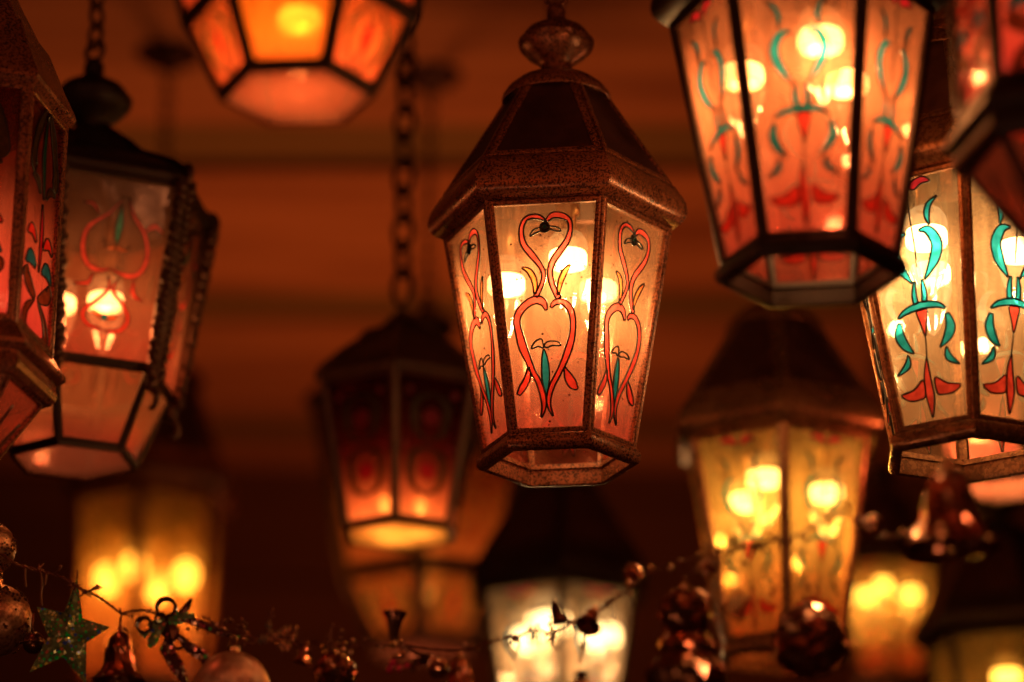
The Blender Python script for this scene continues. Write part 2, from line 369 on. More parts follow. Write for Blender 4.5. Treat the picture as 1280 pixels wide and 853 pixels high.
def heart_down_motif():
    k = .2e-3
    def F(x, y): return ((x - 250) * k, (800 - y) * k)
    def rb(P, c): return ('rib', [(*F(x, y), w * k) for x, y, w in P], c)
    m = [rb([(285, 85, 6), (220, 170, 18), (130, 250, 26), (100, 340, 28), (115, 425, 32), (165, 460, 32), (248, 446, 8)], 'red'),
         rb([(305, 85, 6), (340, 180, 18), (395, 250, 26), (420, 340, 28), (398, 430, 30), (340, 474, 32), (252, 446, 8)], 'red'),
         rb([(85, 150, 6), (130, 145, 22), (168, 192, 6)], 'red'), rb([(400, 248, 6), (450, 208, 34), (500, 240, 6)], 'red'),
         rb([(152, 482, 8), (140, 530, 26), (75, 548, 6)], 'red'), rb([(360, 488, 8), (366, 560, 32), (420, 585, 6)], 'red'),
         rb([(235, 480, 6), (250, 540, 20), (200, 600, 20), (130, 670, 24), (150, 728, 26), (228, 742, 8)], 'red'),
         rb([(290, 490, 6), (270, 550, 20), (315, 605, 20), (350, 680, 24), (315, 742, 26), (235, 748, 8)], 'red'),
         rb([(278, 130, 6), (275, 230, 44), (268, 325, 6)], 'green'),
         ('poly', [F(*p) for p in [(200, 295), (212, 340), (262, 332), (262, 350), (215, 352)]], 'amber'), ('poly', [F(*p) for p in [(330, 322), (310, 345), (268, 332), (268, 352), (312, 356)]], 'amber'),
         ('poly', [F(*p) for p in [(170, 655), (215, 668), (225, 690), (190, 678)]], 'amber'), ('poly', [F(*p) for p in [(305, 672), (260, 678), (250, 694), (285, 694)]], 'amber'),
         ('dot', (*F(237, 683), 16 * k), 'teal')]
    return m
def vine_motif(sc=1.):
    def rb(P, c): return ('rib', [(x * sc * 1e-3, y * sc * 1e-3, w * sc * 1e-3) for x, y, w in P], c)
    m = []
    for s in (-1, 1):
        m.append(rb([(s * 4, 205, 3), (s * 16, 188, 9), (s * 25, 166, 8), (s * 27, 150, 11), (s * 22, 146, 8)], 'olive'))
        m.append(rb([(s * 8, 128, 2), (s * 16, 138, 6), (s * 27, 139, 2)], 'olive'))
        m.append(rb([(s * 10, 84, 3), (s * 20, 92, 9), (s * 30, 86, 2)], 'red'))
        m.append(rb([(s * 8, 62, 3), (s * 20, 68, 12), (s * 31, 60, 2)], 'teal'))
        m.append(rb([(s * 4, 36, 4), (s * 16, 42, 10), (s * 27, 50, 12), (s * 25, 57, 3)], 'olive'))
        m.append(rb([(s * 6, 34, 2), (s * 22, 22, 7), (s * 26, 8, 9), (s * 12, 2, 3)], 'olive'))
    m.append(rb([(0, 200, 2), (-3, 160, 8), (2, 125, 2)], 'green')); m.append(rb([(0, 120, 2), (3, 95, 7), (0, 60, 2)], 'magenta'))
    return m
def flower_motif(h, w):
    def E(cx, cy_, a, b, n=14): return [(cx + a * cos(2 * pi * i / n), cy_ + b * sin(2 * pi * i / n)) for i in range(n)]
    m = []
    def rb(P, c): return ('rib', P, c)
    for s in (-1, 1):
        m.append(rb([(s * .001, h * .06, .002), (s * w * .45, h * .32, .005), (s * w * .55, h * .6, .006), (s * w * .2, h * .86, .002)], 'green'))
    m.append(('rib', [(0, h * .14, .001), (w * .03, h * .34, w * .16), (0, h * .50, w * .30), (0, h * .68, .001)], 'magenta'))
    return m
def medallion_motif(h, w):
    m = []
    for cy_ in (.70, .34):
        for s in (-1, 1):
            m.append(('rib', [(0, h * (cy_ + .16), .002), (s * w * .42, h * (cy_ + .10), .008), (s * w * .50, h * cy_, .009), (s * w * .36, h * (cy_ - .11), .007), (0, h * (cy_ - .16), .002)], 'olive'))
            m.append(('dot', (s * w * .68, h * (cy_ + .16), .0045), 'magenta'))
        m.append(('dot', (0, h * cy_, .009), 'magenta'))
    return m

def draw_motif(items, P, U, T, Nn, name, parent, jit=0., rad=.00055, wsc=1.12):
    """P pane bottom centre, T sideways, U up the pane, Nn outward"""
    b = MB(); mats = ['line']; idx = {'black': 0}
    rnd = random.Random(int(jit * 1e6) + len(items)); ph = [rnd.uniform(0, 6) for _ in range(4)]
    j = .0006
    def Q(x, y, off):
        x += j * sin(y * 90 + ph[0]) + j * sin(x * 150 + ph[1]); y += j * sin(x * 110 + ph[2])
        return P + T * x + U * y + Nn * off
    def mi(c):
        if c not in idx: idx[c] = len(mats); mats.append(PC[c])
        return idx[c]
    off = .0007
    for it in items:
        kind, pts, c = it
        if kind == 'rib':
            sm = smooth_pts(pts, 5); L = []; R = []
            for i, (x, y, w) in enumerate(sm):
                a = sm[max(0, i - 1)]; d = sm[min(len(sm) - 1, i + 1)]
                tx, ty = d[0] - a[0], d[1] - a[1]; q = hypot(tx, ty) or 1; nx, ny = -ty / q, tx / q
                w = max(w, .0008) / 2; w *= wsc; L.append((x + nx * w, y + ny * w)); R.append((x - nx * w, y - ny * w))
            vs = []
            for l, r in zip(L, R): vs += [Q(*l, off), Q(*r, off)]
            b.add(vs, [(2 * i, 2 * i + 1, 2 * i + 3, 2 * i + 2) for i in range(len(sm) - 1)], mi(c))
            b.tube([Q(*p, off) for p in (L + R[::-1])], rad, 4, True, 0)
        elif kind == 'poly':
            sm = smooth_pts(pts, 4, True)
            if c:
                cx = sum(p[0] for p in sm) / len(sm); cyy = sum(p[1] for p in sm) / len(sm)
                b.add([Q(*p, off) for p in sm], [tuple(range(len(sm)))], mi(c))
            b.tube([Q(*p, off) for p in sm], rad, 4, True, 0)
        elif kind == 'line':
            b.tube([Q(*p, off) for p in smooth_pts(pts, 4)], rad * .8, 4, False, 0)
        elif kind in ('dot', 'dot2'):
            x, y, r = pts; o2 = off + (.0006 if kind == 'dot2' else 0)
            b.ball(Q(x, y, o2), r, 10, 6, mi(c), fn=None, sc=(1, 1, 1)) if False else b.add([Q(x + r * cos(2 * pi * i / 12), y + r * sin(2 * pi * i / 12), o2) for i in range(12)], [tuple(range(12))], mi(c))
            b.tube([Q(x + r * cos(2 * pi * i / 12), y + r * sin(2 * pi * i / 12), o2) for i in range(12)], rad, 4, True, 0)
    o = b.build(name, mats, parent)
    return o

# ------------------------------------------------------------------ lantern pieces (all in lantern-local metres)
def face(k, r0, z0, r1, z1, n=6):
    a0 = 2 * pi * k / n; a1 = 2 * pi * (k + 1) / n
    B0 = Vector((r0 * cos(a0), r0 * sin(a0), z0)); B1 = Vector((r0 * cos(a1), r0 * sin(a1), z0))
    T0 = Vector((r1 * cos(a0), r1 * sin(a0), z1)); T1 = Vector((r1 * cos(a1), r1 * sin(a1), z1))
    P = (B0 + B1) / 2; Tt = (T0 + T1) / 2; U = (Tt - P); H = U.length; U = U / H
    T = (B1 - B0).normalized(); Nn = T.cross(U).normalized()
    if Nn.dot(Vector((P.x + Tt.x, P.y + Tt.y, 0))) < 0: Nn = -Nn
    return dict(P=P, U=U, T=T, N=Nn, H=H, w0=(B1 - B0).length / 2, w1=(T1 - T0).length / 2)
def fpt(F, x, y, off): return F['P'] + F['T'] * x + F['U'] * y + F['N'] * off
def trapez(F, ins, off, insy=None):
    """corner points of the face shrunk by ins"""
    insy = ins if insy is None else insy
    H = F['H']; y0 = insy; y1 = H - insy
    def hw(y): return F['w0'] + (F['w1'] - F['w0']) * y / H - ins
    return [fpt(F, -hw(y0), y0, off), fpt(F, hw(y0), y0, off), fpt(F, hw(y1), y1, off), fpt(F, -hw(y1), y1, off)]
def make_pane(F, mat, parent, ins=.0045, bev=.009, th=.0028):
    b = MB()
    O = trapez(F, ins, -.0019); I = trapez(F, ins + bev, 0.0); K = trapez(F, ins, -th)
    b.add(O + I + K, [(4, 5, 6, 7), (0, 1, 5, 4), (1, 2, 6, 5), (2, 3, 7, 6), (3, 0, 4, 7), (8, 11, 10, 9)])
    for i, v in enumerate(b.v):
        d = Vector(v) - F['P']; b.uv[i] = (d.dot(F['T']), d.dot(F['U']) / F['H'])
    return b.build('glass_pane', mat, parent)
def make_frame(F, mat, parent, w=.0055, out=.0024, gap=.0009, name='pane_frame'):
    b = MB(); R = [trapez(F, gap, -.0035), trapez(F, gap, out * .7), trapez(F, gap + .0012, out), trapez(F, gap + w - .0012, out), trapez(F, gap + w, out * .6), trapez(F, gap + w, -.0035)]
    vs = [v for r in R for v in r]; fs = []
    for i in range(6):
        j = (i + 1) % 6
        for k in range(4):
            k2 = (k + 1) % 4; fs.append((i * 4 + k, i * 4 + k2, j * 4 + k2, j * 4 + k))
    b.add(vs, fs); return b.build(name, mat, parent)
def make_bar(k, lv, mat, parent, r=.0022, n=6, name='corner_bar'):
    a = 2 * pi * k / n; b = MB(); b.tube([(R * cos(a), R * sin(a), z) for R, z in lv], r, 6, False); return b.build(name, mat, parent, sharp=50)
def make_bulb(parent, x, y, z, tag, sc=1., style='candle', top=.1):
    """z: height of the lit band"""
    b = MB(); b.revolve([(.0075 * sc, .0 + .024 * sc), (.0075 * sc, .040 * sc), (.011 * sc, .043 * sc), (.011 * sc, .060 * sc), (.004, .062 * sc)], 14)
    b.tube([(0, 0, .06 * sc), (0, 0, top)], .003, 6)
    o = b.build('bulb', ['socket'], parent, (x, y, z))
    if style == 'candle':
        c = MB(); c.revolve([(.0175 * sc, .007 * sc), (.0178 * sc, .012 * sc), (.0165 * sc, .018 * sc), (.013 * sc, .0235 * sc), (.0075 * sc, .0265 * sc), (.0, .027 * sc)], 20); c.build('bulb_dome', 'lens_' + tag, o)
        c = MB(); c.revolve([(.0, -.0068 * sc), (.0166 * sc, -.0066 * sc), (.0172 * sc, -.003 * sc), (.0172 * sc, .0035 * sc), (.0160 * sc, .0066 * sc), (0, .0068 * sc)], 20); c.build('light_band', 'core_' + tag, o)
        c = MB(); vs = []; fs = []; L = [(.0174, -.0072), (.0170, -.016), (.0145, -.028), (.0100, -.040), (.0050, -.050), (.0010, -.054)]; n = 24
        for R, zz in L:
            for i in range(n): q = R * sc * (1 - (.10 if i % 2 else 0)); vs.append((q * cos(2 * pi * i / n), q * sin(2 * pi * i / n), zz * sc))
        for j in range(len(L) - 1):
            for i in range(n): i2 = (i + 1) % n; fs.append((j * n + i, j * n + i2, (j + 1) * n + i2, (j + 1) * n + i))
        c.add(vs, fs); c.build('bulb_lens', 'lens_' + tag, o)
    else:
        c = MB(); c.ball((0, 0, 0), .024 * sc, 18, 12, sc=(1, 1, 1.15)); c.build('bulb_globe', 'lens_' + tag, o)
        c = MB(); c.ball((0, 0, 0), .0120 * sc, 12, 8, sc=(1, 1, 1.2)); c.build('lit_element', 'core_' + tag, o)
    return o
def bulb_light(parent, x, y, z, e, col, r=.008):
    l = bpy.data.lights.new('bulb_light', 'POINT'); l.energy = e; l.color = col; l.shadow_soft_size = r
    o = bpy.data.objects.new('bulb_light', l); COL.objects.link(o); o.parent = parent; o.location = (x, y, z); return o
def make_chain(parent, z0, z1, R=.011, wire=.0023):
    b = MB(); z = z0; i = 0; st = (R * 2 * 1.35 - wire * 3.2)
    while z < z1 - .003:
        pts = []
        for k in range(14):
            a = 2 * pi * k / 14; u = R * cos(a) * .78; w = R * 1.35 * sin(a)
            pts.append((u, 0, z + R * 1.35 + w) if i % 2 == 0 else (0, u, z + R * 1.35 + w))
        b.tube(pts, wire, 6, True); z += st; i += 1
    b.build('chain', 'chain', parent)
def make_rose(parent, z, r=.05):
    b = MB(); b.revolve([(0, z - .03), (.012, z - .03), (.016, z - .024), (r * .8, z - .014), (r, z - .004), (r, z - .0008)], 28); b.build('ceiling_rose', 'bronze_dark', parent)
LG = 'glass lanterns hanging from the ceiling'
def finial_set(r0, metal, z, s, z_off=0):
    b = MB()
    p = [(.0, 0), (.0145, .0), (.0145, .007), (.0165, .010), (.027, .0175), (.0335, .0245), (.0350, .0285), (.0352, .0315), (.0335, .0325), (.0322, .0335), (.0310, .0370), (.0265, .0430), (.0190, .0475), (.0115, .0500), (.009, .0540), (.009, .064), (.0055, .070), (.0, .071)]
    b.revolve([(x * s, z + y * s) for x, y in p], 28); b.build('finial', metal, r0, sharp=28)
    c = MB(); c.tube([(.010 * s * cos(a), 0, z + .078 * s + .010 * s * sin(a)) for a in [2 * pi * i / 14 for i in range(14)]], .0024 * s, 6, True); c.build('top_loop', metal, r0)
    return z + .084 * s

def lantern_ring(label, px, py, d, s=1., rot=-8., pane='g_rose', motif=None, metal='bronze', roofm='roof_panel', bulbs=3, tag='warm', e=1.5, col=WARM, rb=.066, rt=.102, h=.206, brot=0., bz=.163, style='candle', bs=1., tilt=(0, 0), rho=.049, rad=.00085, wsc=1.12):
    """six-sided lantern: tapered painted panes, rounded bottom ring, overhanging rim, pyramid roof, round cap, finial"""
    loc = at(px, py, d)
    R = root('hanging_lantern', label, 'lantern', loc, radians(rot), LG, tilt[0], tilt[1])
    q = s
    rb *= q; rt *= q; h *= q
    for k in range(6):
        F = face(k, rb, 0, rt, h)
        make_frame(F, metal, R, .0046 * q, .0024 * q)
        p = make_pane(F, pane, R, .0040 * q, .0095 * q)
        if motif:
            items = motif()
            draw_motif([(a, ([tuple(u * q for u in t) for t in b_] if isinstance(b_, list) else tuple(u * q for u in b_)), c) for a, b_, c in items], fpt(F, 0, 0, 0), F['U'], F['T'] if F['T'].dot(Vector((-F['N'].y, F['N'].x, 0))) > 0 else -F['T'], F['N'], 'painted_motif', p, jit=.01 * k + px * 1e-4, rad=rad * q, wsc=wsc)
        make_bar(k, [(rb + .0006, 0), (rt + .0006, h)], metal, R, .0019 * q)
    b = MB(); b.revolve([(x + rb - .066 * q, z) for x, z in [(.0650 * q, .0012 * q), (.0690 * q, .0010 * q), (.0720 * q, -.0020 * q), (.0733 * q, -.0060 * q), (.0728 * q, -.0098 * q), (.0708 * q, -.0128 * q), (.0685 * q, -.0138 * q), (.0640 * q, -.0140 * q), (.0630 * q, -.0132 * q), (.0630 * q, -.0090 * q), (.0640 * q, .0010 * q)]], 6, True)
    b.build('bottom_ring', metal, R, sharp=35)
    b = MB(); b.revolve([(x * q + rt - .102 * q, h + z * q) for x, z in [(.096, -.001), (.104, .0), (.112, .0035), (.1172, .009), (.1188, .0155), (.1175, .0225), (.1145, .0285), (.1105, .0345), (.1075, .0395), (.1035, .0415), (.098, .0415)]], 6, True)
    b.build('roof_rim', metal, R, sharp=35)
    zr = h + .040 * q; ro = rt + .003 * q
    for k in range(6):
        F = face(k, ro, zr, .043 * q, zr + .098 * q)
        make_frame(F, metal, R, .0065 * q, .0020 * q, name='roof_rib')
        c = MB(); A = trapez(F, .004 * q, .0002); Bk = trapez(F, .004 * q, -.002); c.add(A + Bk, [(0, 1, 2, 3), (7, 6, 5, 4), (0, 4, 5, 1), (1, 5, 6, 2), (2, 6, 7, 3), (3, 7, 4, 0)]); c.build('roof_panel', roofm, R)
    zc = zr + .092 * q
    b = MB(); b.revolve([(x * q, zc + z * q) for x, z in [(.0495, -.004), (.0505, -.003), (.0500, .001), (.0455, .008), (.037, .0155), (.026, .0215), (.0165, .0245), (.0145, .026)]] + [(.0125 * q, zc + .025 * q), (.0450 * q, zc + .006 * q), (.0490 * q, zc - .004 * q)], 32, True)
    b.build('roof_cap', metal, R, sharp=40)
    zt = finial_set(R, metal, zc + .026 * q, q)
    make_chain(R, zt - .004 * q, CEIL - loc.z - .028); make_rose(R, CEIL - loc.z)
    for i in range(bulbs):
        a = radians(brot) + 2 * pi * i / max(1, bulbs); x = rho * q * cos(a); y = rho * q * sin(a)
        if bulbs == 1: x = y = 0
        make_bulb(R, x, y, bz * q, tag, q * bs, style, top=(h + .05 * q) - bz * q)
        bulb_light(R, x, y, (bz - .022 * bs) * q if style == 'candle' else (bz - .021 * bs) * q, e / bulbs, col, .006 * q)
    return R

def acanthus(parent, k, lv, mat, s=1.):
    """cast leaf running up the corner bar"""
    a = 2 * pi * k / 6; b = MB(); out = Vector((cos(a), sin(a), 0)); side = Vector((-sin(a), cos(a), 0))
    pts = [Vector((R * cos(a), R * sin(a), z)) + out * .003 for R, z in lv]
    seg = []; 
    for i in range(len(pts) - 1):
        n = max(2, int((pts[i + 1] - pts[i]).length / .004))
        for j in range(n): seg.append(pts[i].lerp(pts[i + 1], j / n))
    seg.append(pts[-1]); L = len(seg)
    b.tube(seg, [(.0060 + .0030 * sin(pi * i / L)) * s for i in range(L)], 8)
    w0 = [(.0062 + .0032 * sin(pi * min(1, i / L * 1.15)) + .0016 * abs(sin(i * .55))) * s for i in range(L)]; vs = []
    for i in range(L):
        t = (seg[min(L - 1, i + 1)] - seg[max(0, i - 1)]).normalized(); nn = side.cross(t).normalized(); nn = -nn if nn.dot(out) < 0 else nn
        vs += [seg[i] - side * w0[i] + nn * .0006, seg[i] - side * w0[i] * .5 + nn * .0045 * s, seg[i] + nn * .003 * s, seg[i] + side * w0[i] * .5 + nn * .0045 * s, seg[i] + side * w0[i] + nn * .0006, seg[i] - nn * .002]
    b.add(vs, [(i * 6 + j, (i + 1) * 6 + j, (i + 1) * 6 + (j + 1) % 6, i * 6 + (j + 1) % 6) for i in range(L - 1) for j in range(6)], 0, True)
    step = 2
    for i in range(2, L - 2, step):
        t = (seg[min(L - 1, i + 1)] - seg[i - 1]).normalized(); nn = side.cross(t).normalized()
        if nn.dot(out) < 0: nn = -nn
        ln = (.0100 + .0020 * sin(i * 1.1)) * s
        for sg in (-1, 1):
            P = [seg[i] + nn * .003 * s + side * sg * .002 * s, seg[i] + side * sg * ln * .55 + t * ln * .45 + nn * .0055 * s, seg[i] + side * sg * ln * .85 + t * ln * .95 + nn * .002 * s, seg[i] + side * sg * ln * .72 + t * ln * 1.25 + nn * .006 * s]
            P = [Vector(p) for p in smooth_pts([tuple(p) for p in P], 3)]
            m = len(P) - 1; b.tube(P, [(.0014 + .0034 * sin(pi * (.15 + .8 * j / m))) * s for j in range(m + 1)], 5)
    # curled tip on top and bottom
    for e, sg in ((seg[-1], 1), (seg[0], -1)):
        P = [tuple(e + out * (.002 + .006 * sin(w) * s) + Vector((0, 0, sg * .010 * s * (1 - cos(w)) * .9))) for w in [x * .5 for x in range(8)]]
        b.tube(P, [.0045 * s * (1 - j * .07) for j in range(8)], 6)
    return b.build('acanthus_bar', mat, parent)

def lantern_tiers(label, px, py, d, s=1., rot=-35., levels=((.062, 0), (.100, .074), (.139, .258)), panes=('g_rose_strong', 'g_rose_strong'), bottom='g_mauve', motifs=(None, None), metal='black_iron', leafy=False, roofp=None, bulbs=2, tag='warm', e=1., col=WARM, bz=.154, rho=.03, brot=0., fw=.004, bs=1., style='candle', fin=1., plain=(), link=1., side=None):
    """six-sided lantern whose tiers of flat panes narrow to a flat glass bottom, under an ogee roof"""
    loc = at(px, py, d); R = root('hanging_lantern', label, 'lantern', loc, radians(rot), LG)
    lv = [(r * s, z * s) for r, z in levels]
    for t in range(len(lv) - 1):
        (r0, z0), (r1, z1) = lv[t], lv[t + 1]
        for k in range(6):
            F = face(k, r0, z0, r1, z1); make_frame(F, metal, R, fw * s, .0018 * s)
            p = make_pane(F, side if side and k not in plain else panes[t], R, fw * .8 * s, .004 * s)
            if motifs[t] and k not in plain:
                items = motifs[t](F['H'] / s, (F['w0'] + F['w1']) / 2 / s) if motifs[t] in (flower_motif, medallion_motif) else motifs[t]()
                draw_motif([(a, ([tuple(u * s for u in q) for q in b_] if isinstance(b_, list) else tuple(u * s for u in b_)), c) for a, b_, c in items], fpt(F, 0, (.02 if motifs[t] is heart_down_motif else 0) * s, 0), F['U'], F['T'] if F['T'].dot(Vector((-F['N'].y, F['N'].x, 0))) > 0 else -F['T'], F['N'], 'painted_motif', p, jit=.01 * k + px * 1e-4, rad=.0006 * s, wsc=.78)
    for k in range(6):
        make_bar(k, lv, metal, R, .0032 * s)
        if leafy: acanthus(R, k, [(lv[1][0] * .93 + lv[0][0] * .07, lv[1][1] - .022), lv[1], lv[2]], 'iron_leaf', 1.0 * s)
    b = MB(); r0 = lv[0][0]
    b.add([(( r0 - .003) * cos(2 * pi * k / 6), (r0 - .003) * sin(2 * pi * k / 6), -.0005) for k in range(6)] + [((r0 - .003) * cos(2 * pi * k / 6), (r0 - .003) * sin(2 * pi * k / 6), -.003) for k in range(6)], [tuple(range(6)), tuple(range(6, 12))[::-1]])
    for i, v in enumerate(b.v): b.uv[i] = (v[0], .5 + v[1] * 3)
    b.build('bottom_pane', bottom, R)
    b = MB(); b.revolve([(r0 + .0015, -.004 * s), (r0 + .0015, .0015), (r0 - .003 * s, .0015), (r0 - .003 * s, -.004 * s)], 6, True, smooth=False); b.build('bottom_ring', metal, R)
    if len(lv) > 2:
        for t in range(1, len(lv) - 1):
            rr, zz = lv[t]; b = MB(); b.revolve([(rr + .003 * s, zz - .003 * s), (rr + .003 * s, zz + .003 * s), (rr - .003 * s, zz + .003 * s), (rr - .003 * s, zz - .003 * s)], 6, True, smooth=False); b.build('waist_band', metal, R)
    rt, zt = lv[-1]
    roofp = roofp or [(.145,0),(.147,.006),(.141,.014),(.124,.026),(.100,.036),(.076,.046),(.056,.058),(.040,.070),(.027,.080),(.019,.086)]
    k0 = rt / (s * .139)
    P = [(r * s * k0 if i < 6 else r * s, zt + z * s) for i, (r, z) in enumerate(roofp)]
    b = MB(); b.revolve(P + [(x - .003, z - .002) for x, z in P[::-1]], 6, True); b.build('roof', metal, R, sharp=35)
    for k in range(6):
        make_bar(k, [(r + .001, z) for r, z in P], metal, R, .0035 * s, name='roof_rib')
    ztop = P[-1][1]
    if fin: zz = finial_set(R, metal, ztop - .002, s * fin)
    else: zz = ztop
    make_chain(R, zz - .004, CEIL - loc.z - .028, .011 * link, .0023 * link); make_rose(R, CEIL - loc.z)
    for i in range(bulbs):
        a = radians(brot) + 2 * pi * i / max(1, bulbs); x = rho * s * cos(a) * (bulbs > 1); y = rho * s * sin(a) * (bulbs > 1)
        make_bulb(R, x, y, bz * s, tag, s * bs, style, top=zt - bz * s)
        bulb_light(R, x, y, bz * s - (.022 if style == 'candle' else .021) * bs * s, e / bulbs, col, .006)
    return R

def lantern_waist(label, px, py, d, s=1., rot=20., tag='pink', e=.6, col=(1, .42, .2), pane='g_pink', motif=None, bulbs=1, metal='bronze', bz=.07):
    """six-sided lantern: upright panes on a moulded waist, pointed glass base, broad sloping roof; z=0 at the foot of the upright panes"""
    loc = at(px, py, d); R = root('hanging_lantern', label, 'lantern', loc, radians(rot), LG)
    rb, rt, h = .0905 * s, .0925 * s, .212 * s
    for k in range(6):
        F = face(k, rb, 0, rt, h); make_frame(F, metal, R, .0062 * s, .0022 * s); p = make_pane(F, pane, R, .0055 * s, .0095 * s)
        if motif: draw_motif([(a, [tuple(u * s for u in q) for q in b_] if isinstance(b_, list) else tuple(u * s for u in b_), c) for a, b_, c in motif()], fpt(F, 0, 0, 0), F['U'], F['T'] if F['T'].dot(Vector((-F['N'].y, F['N'].x, 0))) > 0 else -F['T'], F['N'], 'painted_motif', p, jit=.013 * k + px * 1e-4, rad=.0009 * s)
        make_bar(k, [(rb + .0006, 0), (rt + .0006, h)], metal, R, .0019 * s)
        F = face(k, .030 * s, -.125 * s, .0880 * s, -.040 * s); make_frame(F, metal, R, .0040 * s, .0018 * s, name='base_frame'); p = make_pane(F, pane, R, .004 * s, .005 * s)
        if motif: draw_motif([(a, [tuple(u * s for u in q) for q in b_] if isinstance(b_, list) else tuple(u * s for u in b_), c) for a, b_, c in [('rib', [(-.004, .015, .002), (-.012, .045, .004), (-.006, .08, .001)], 'olive'), ('rib', [(.004, .015, .002), (.014, .05, .004), (.022, .07, .001)], 'olive')]], fpt(F, 0, 0, 0), F['U'], F['T'], F['N'], 'painted_motif', p, jit=.013 * k, rad=.0008 * s)
    b = MB(); b.revolve([(x * s, z * s) for x, z in [(.086, .001), (.092, .001), (.101, -.012), (.1045, -.016), (.1045, -.020), (.101, -.0225), (.0965, -.024), (.0965, -.029), (.0985, -.033), (.0970, -.0385), (.0925, -.0425), (.087, -.043), (.083, -.040), (.083, -.004)]], 6, True); b.build('waist_moulding', metal, R, sharp=30)
    b = MB(); b.revolve([(x * s, -.125 * s + z * s) for x, z in [(.0, -.016), (.006, -.015), (.009, -.009), (.022, -.006), (.033, -.003), (.033, .003), (.028, .004), (0, .004)]], 6); b.build('base_knob', metal, R, sharp=35)
    b = MB(); b.revolve([(x * s, h + z * s) for x, z in [(.086, -.001), (.094, -.001), (.100, .003), (.1015, .006), (.100, .011), (.090, .030), (.0765, .060), (.0745, .064), (.070, .066), (.048, .105), (.030, .140), (.022, .146), (.018, .146), (.045, .108), (.070, .060), (.088, .025)]], 6, True); b.build('roof', metal, R, sharp=25)
    zz = finial_set(R, metal, h + .145 * s, s); make_chain(R, zz - .004, CEIL - loc.z - .028); make_rose(R, CEIL - loc.z)
    for i in range(bulbs):
        a = 2 * pi * i / bulbs + .4; x = .03 * cos(a) * (bulbs > 1); y = .03 * sin(a) * (bulbs > 1)
        make_bulb(R, x, y, bz * s, tag, s, top=h - bz * s); bulb_light(R, x, y, (bz - .022) * s, e / bulbs, col, .006)
    return R

# ------------------------------------------------------------------ the room: board ceiling and wall
def wood(name, c1, c2, rough=.6, along='X', spec=.3):
    k = N(name); tc = k.n('TexCoord'); mp = k.n('Mapping'); mp.inputs['Scale'].default_value = (1.2, 14, 14) if along == 'X' else (14, 1.2, 14)
    k.l(tc.outputs['Object'], mp.inputs[0]); n = k.n('TexNoise', Scale=.7, Detail=8.0, Roughness=.6, Distortion=.4); k.l(mp.outputs[0], n.inputs['Vector'])
    r = k.ramp(n.outputs['Fac'], [(.3, c4(c1)), (.7, c4(c2))]); b = k.n('BsdfPrincipled', Roughness=rough); b.inputs['Specular IOR Level'].default_value = spec
    k.l(r.outputs[0], b.inputs['Base Color']); bp = k.n('Bump', Strength=.3, Distance=.003); k.l(n.outputs['Fac'], bp.inputs['Height']); k.l(bp.outputs[0], b.inputs['Normal']); k.surf(b.outputs[0]); return k.m
M['board'] = wood('orange_pine_boards', (.24, .085, .035), (.56, .24, .10))
M['board_dark'] = wood('green_brown_boards', (.15, .09, .028), (.21, .13, .04))
M['wall'] = wood('dark_timber_wall', (.10, .04, .018), (.16, .065, .03))
def struct(o): o['kind'] = 'structure'; return o
b = MB(); y = -1.12; i = 0
b.box((0, 2.6, CEIL + .06), 12, 8.4, .02, 1)
while y < 6.6:
    w = .60 if i % 2 == 0 else .19
    b.box((0, y + w / 2, CEIL + (.012 if i % 2 == 0 else .03)), 12, w - .008, .024, 0 if i % 2 == 0 else 1); y += w; i += 1
struct(b.build('ceiling', ['board', 'board_dark']))
b = MB()
for i in range(12): b.box((0, 6.2, -.2 + i * .32), 12, .05, .312)
struct(b.build('wall', 'wall'))
b = MB(); b.box((0, 2.5, -.45), 12, 9, .05); struct(b.build('floor', 'wall'))

# ------------------------------------------------------------------ the lanterns
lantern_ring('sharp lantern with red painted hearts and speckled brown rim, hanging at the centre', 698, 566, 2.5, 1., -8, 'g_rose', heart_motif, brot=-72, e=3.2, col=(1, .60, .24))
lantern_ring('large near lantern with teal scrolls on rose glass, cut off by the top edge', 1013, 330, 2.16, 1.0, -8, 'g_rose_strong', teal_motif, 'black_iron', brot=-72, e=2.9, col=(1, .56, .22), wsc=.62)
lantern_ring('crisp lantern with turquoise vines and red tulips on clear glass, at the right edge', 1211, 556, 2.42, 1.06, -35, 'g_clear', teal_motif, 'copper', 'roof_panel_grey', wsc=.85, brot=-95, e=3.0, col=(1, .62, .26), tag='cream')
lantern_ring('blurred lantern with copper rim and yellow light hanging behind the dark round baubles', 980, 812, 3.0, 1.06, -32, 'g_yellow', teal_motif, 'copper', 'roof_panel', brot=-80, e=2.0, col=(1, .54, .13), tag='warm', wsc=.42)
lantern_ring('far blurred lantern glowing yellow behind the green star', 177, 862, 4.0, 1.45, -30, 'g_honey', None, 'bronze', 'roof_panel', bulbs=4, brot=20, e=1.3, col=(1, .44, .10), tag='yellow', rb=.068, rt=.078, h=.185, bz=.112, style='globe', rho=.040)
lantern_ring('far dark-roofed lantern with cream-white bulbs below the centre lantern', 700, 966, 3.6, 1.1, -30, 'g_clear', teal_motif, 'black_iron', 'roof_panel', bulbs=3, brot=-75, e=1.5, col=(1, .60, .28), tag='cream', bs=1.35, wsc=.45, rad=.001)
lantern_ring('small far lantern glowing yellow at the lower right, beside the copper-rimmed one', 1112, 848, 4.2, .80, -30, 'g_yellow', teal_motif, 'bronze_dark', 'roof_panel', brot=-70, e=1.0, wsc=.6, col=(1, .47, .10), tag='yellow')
lantern_ring('lantern in the bottom right corner, mostly its dark roof with a yellow glow under it', 1268, 1010, 3.5, 1.0, -20, 'g_yellow', None, 'black_iron', 'roof_panel', brot=-120, e=.25, bulbs=1, col=(1, .5, .1), tag='yellow')
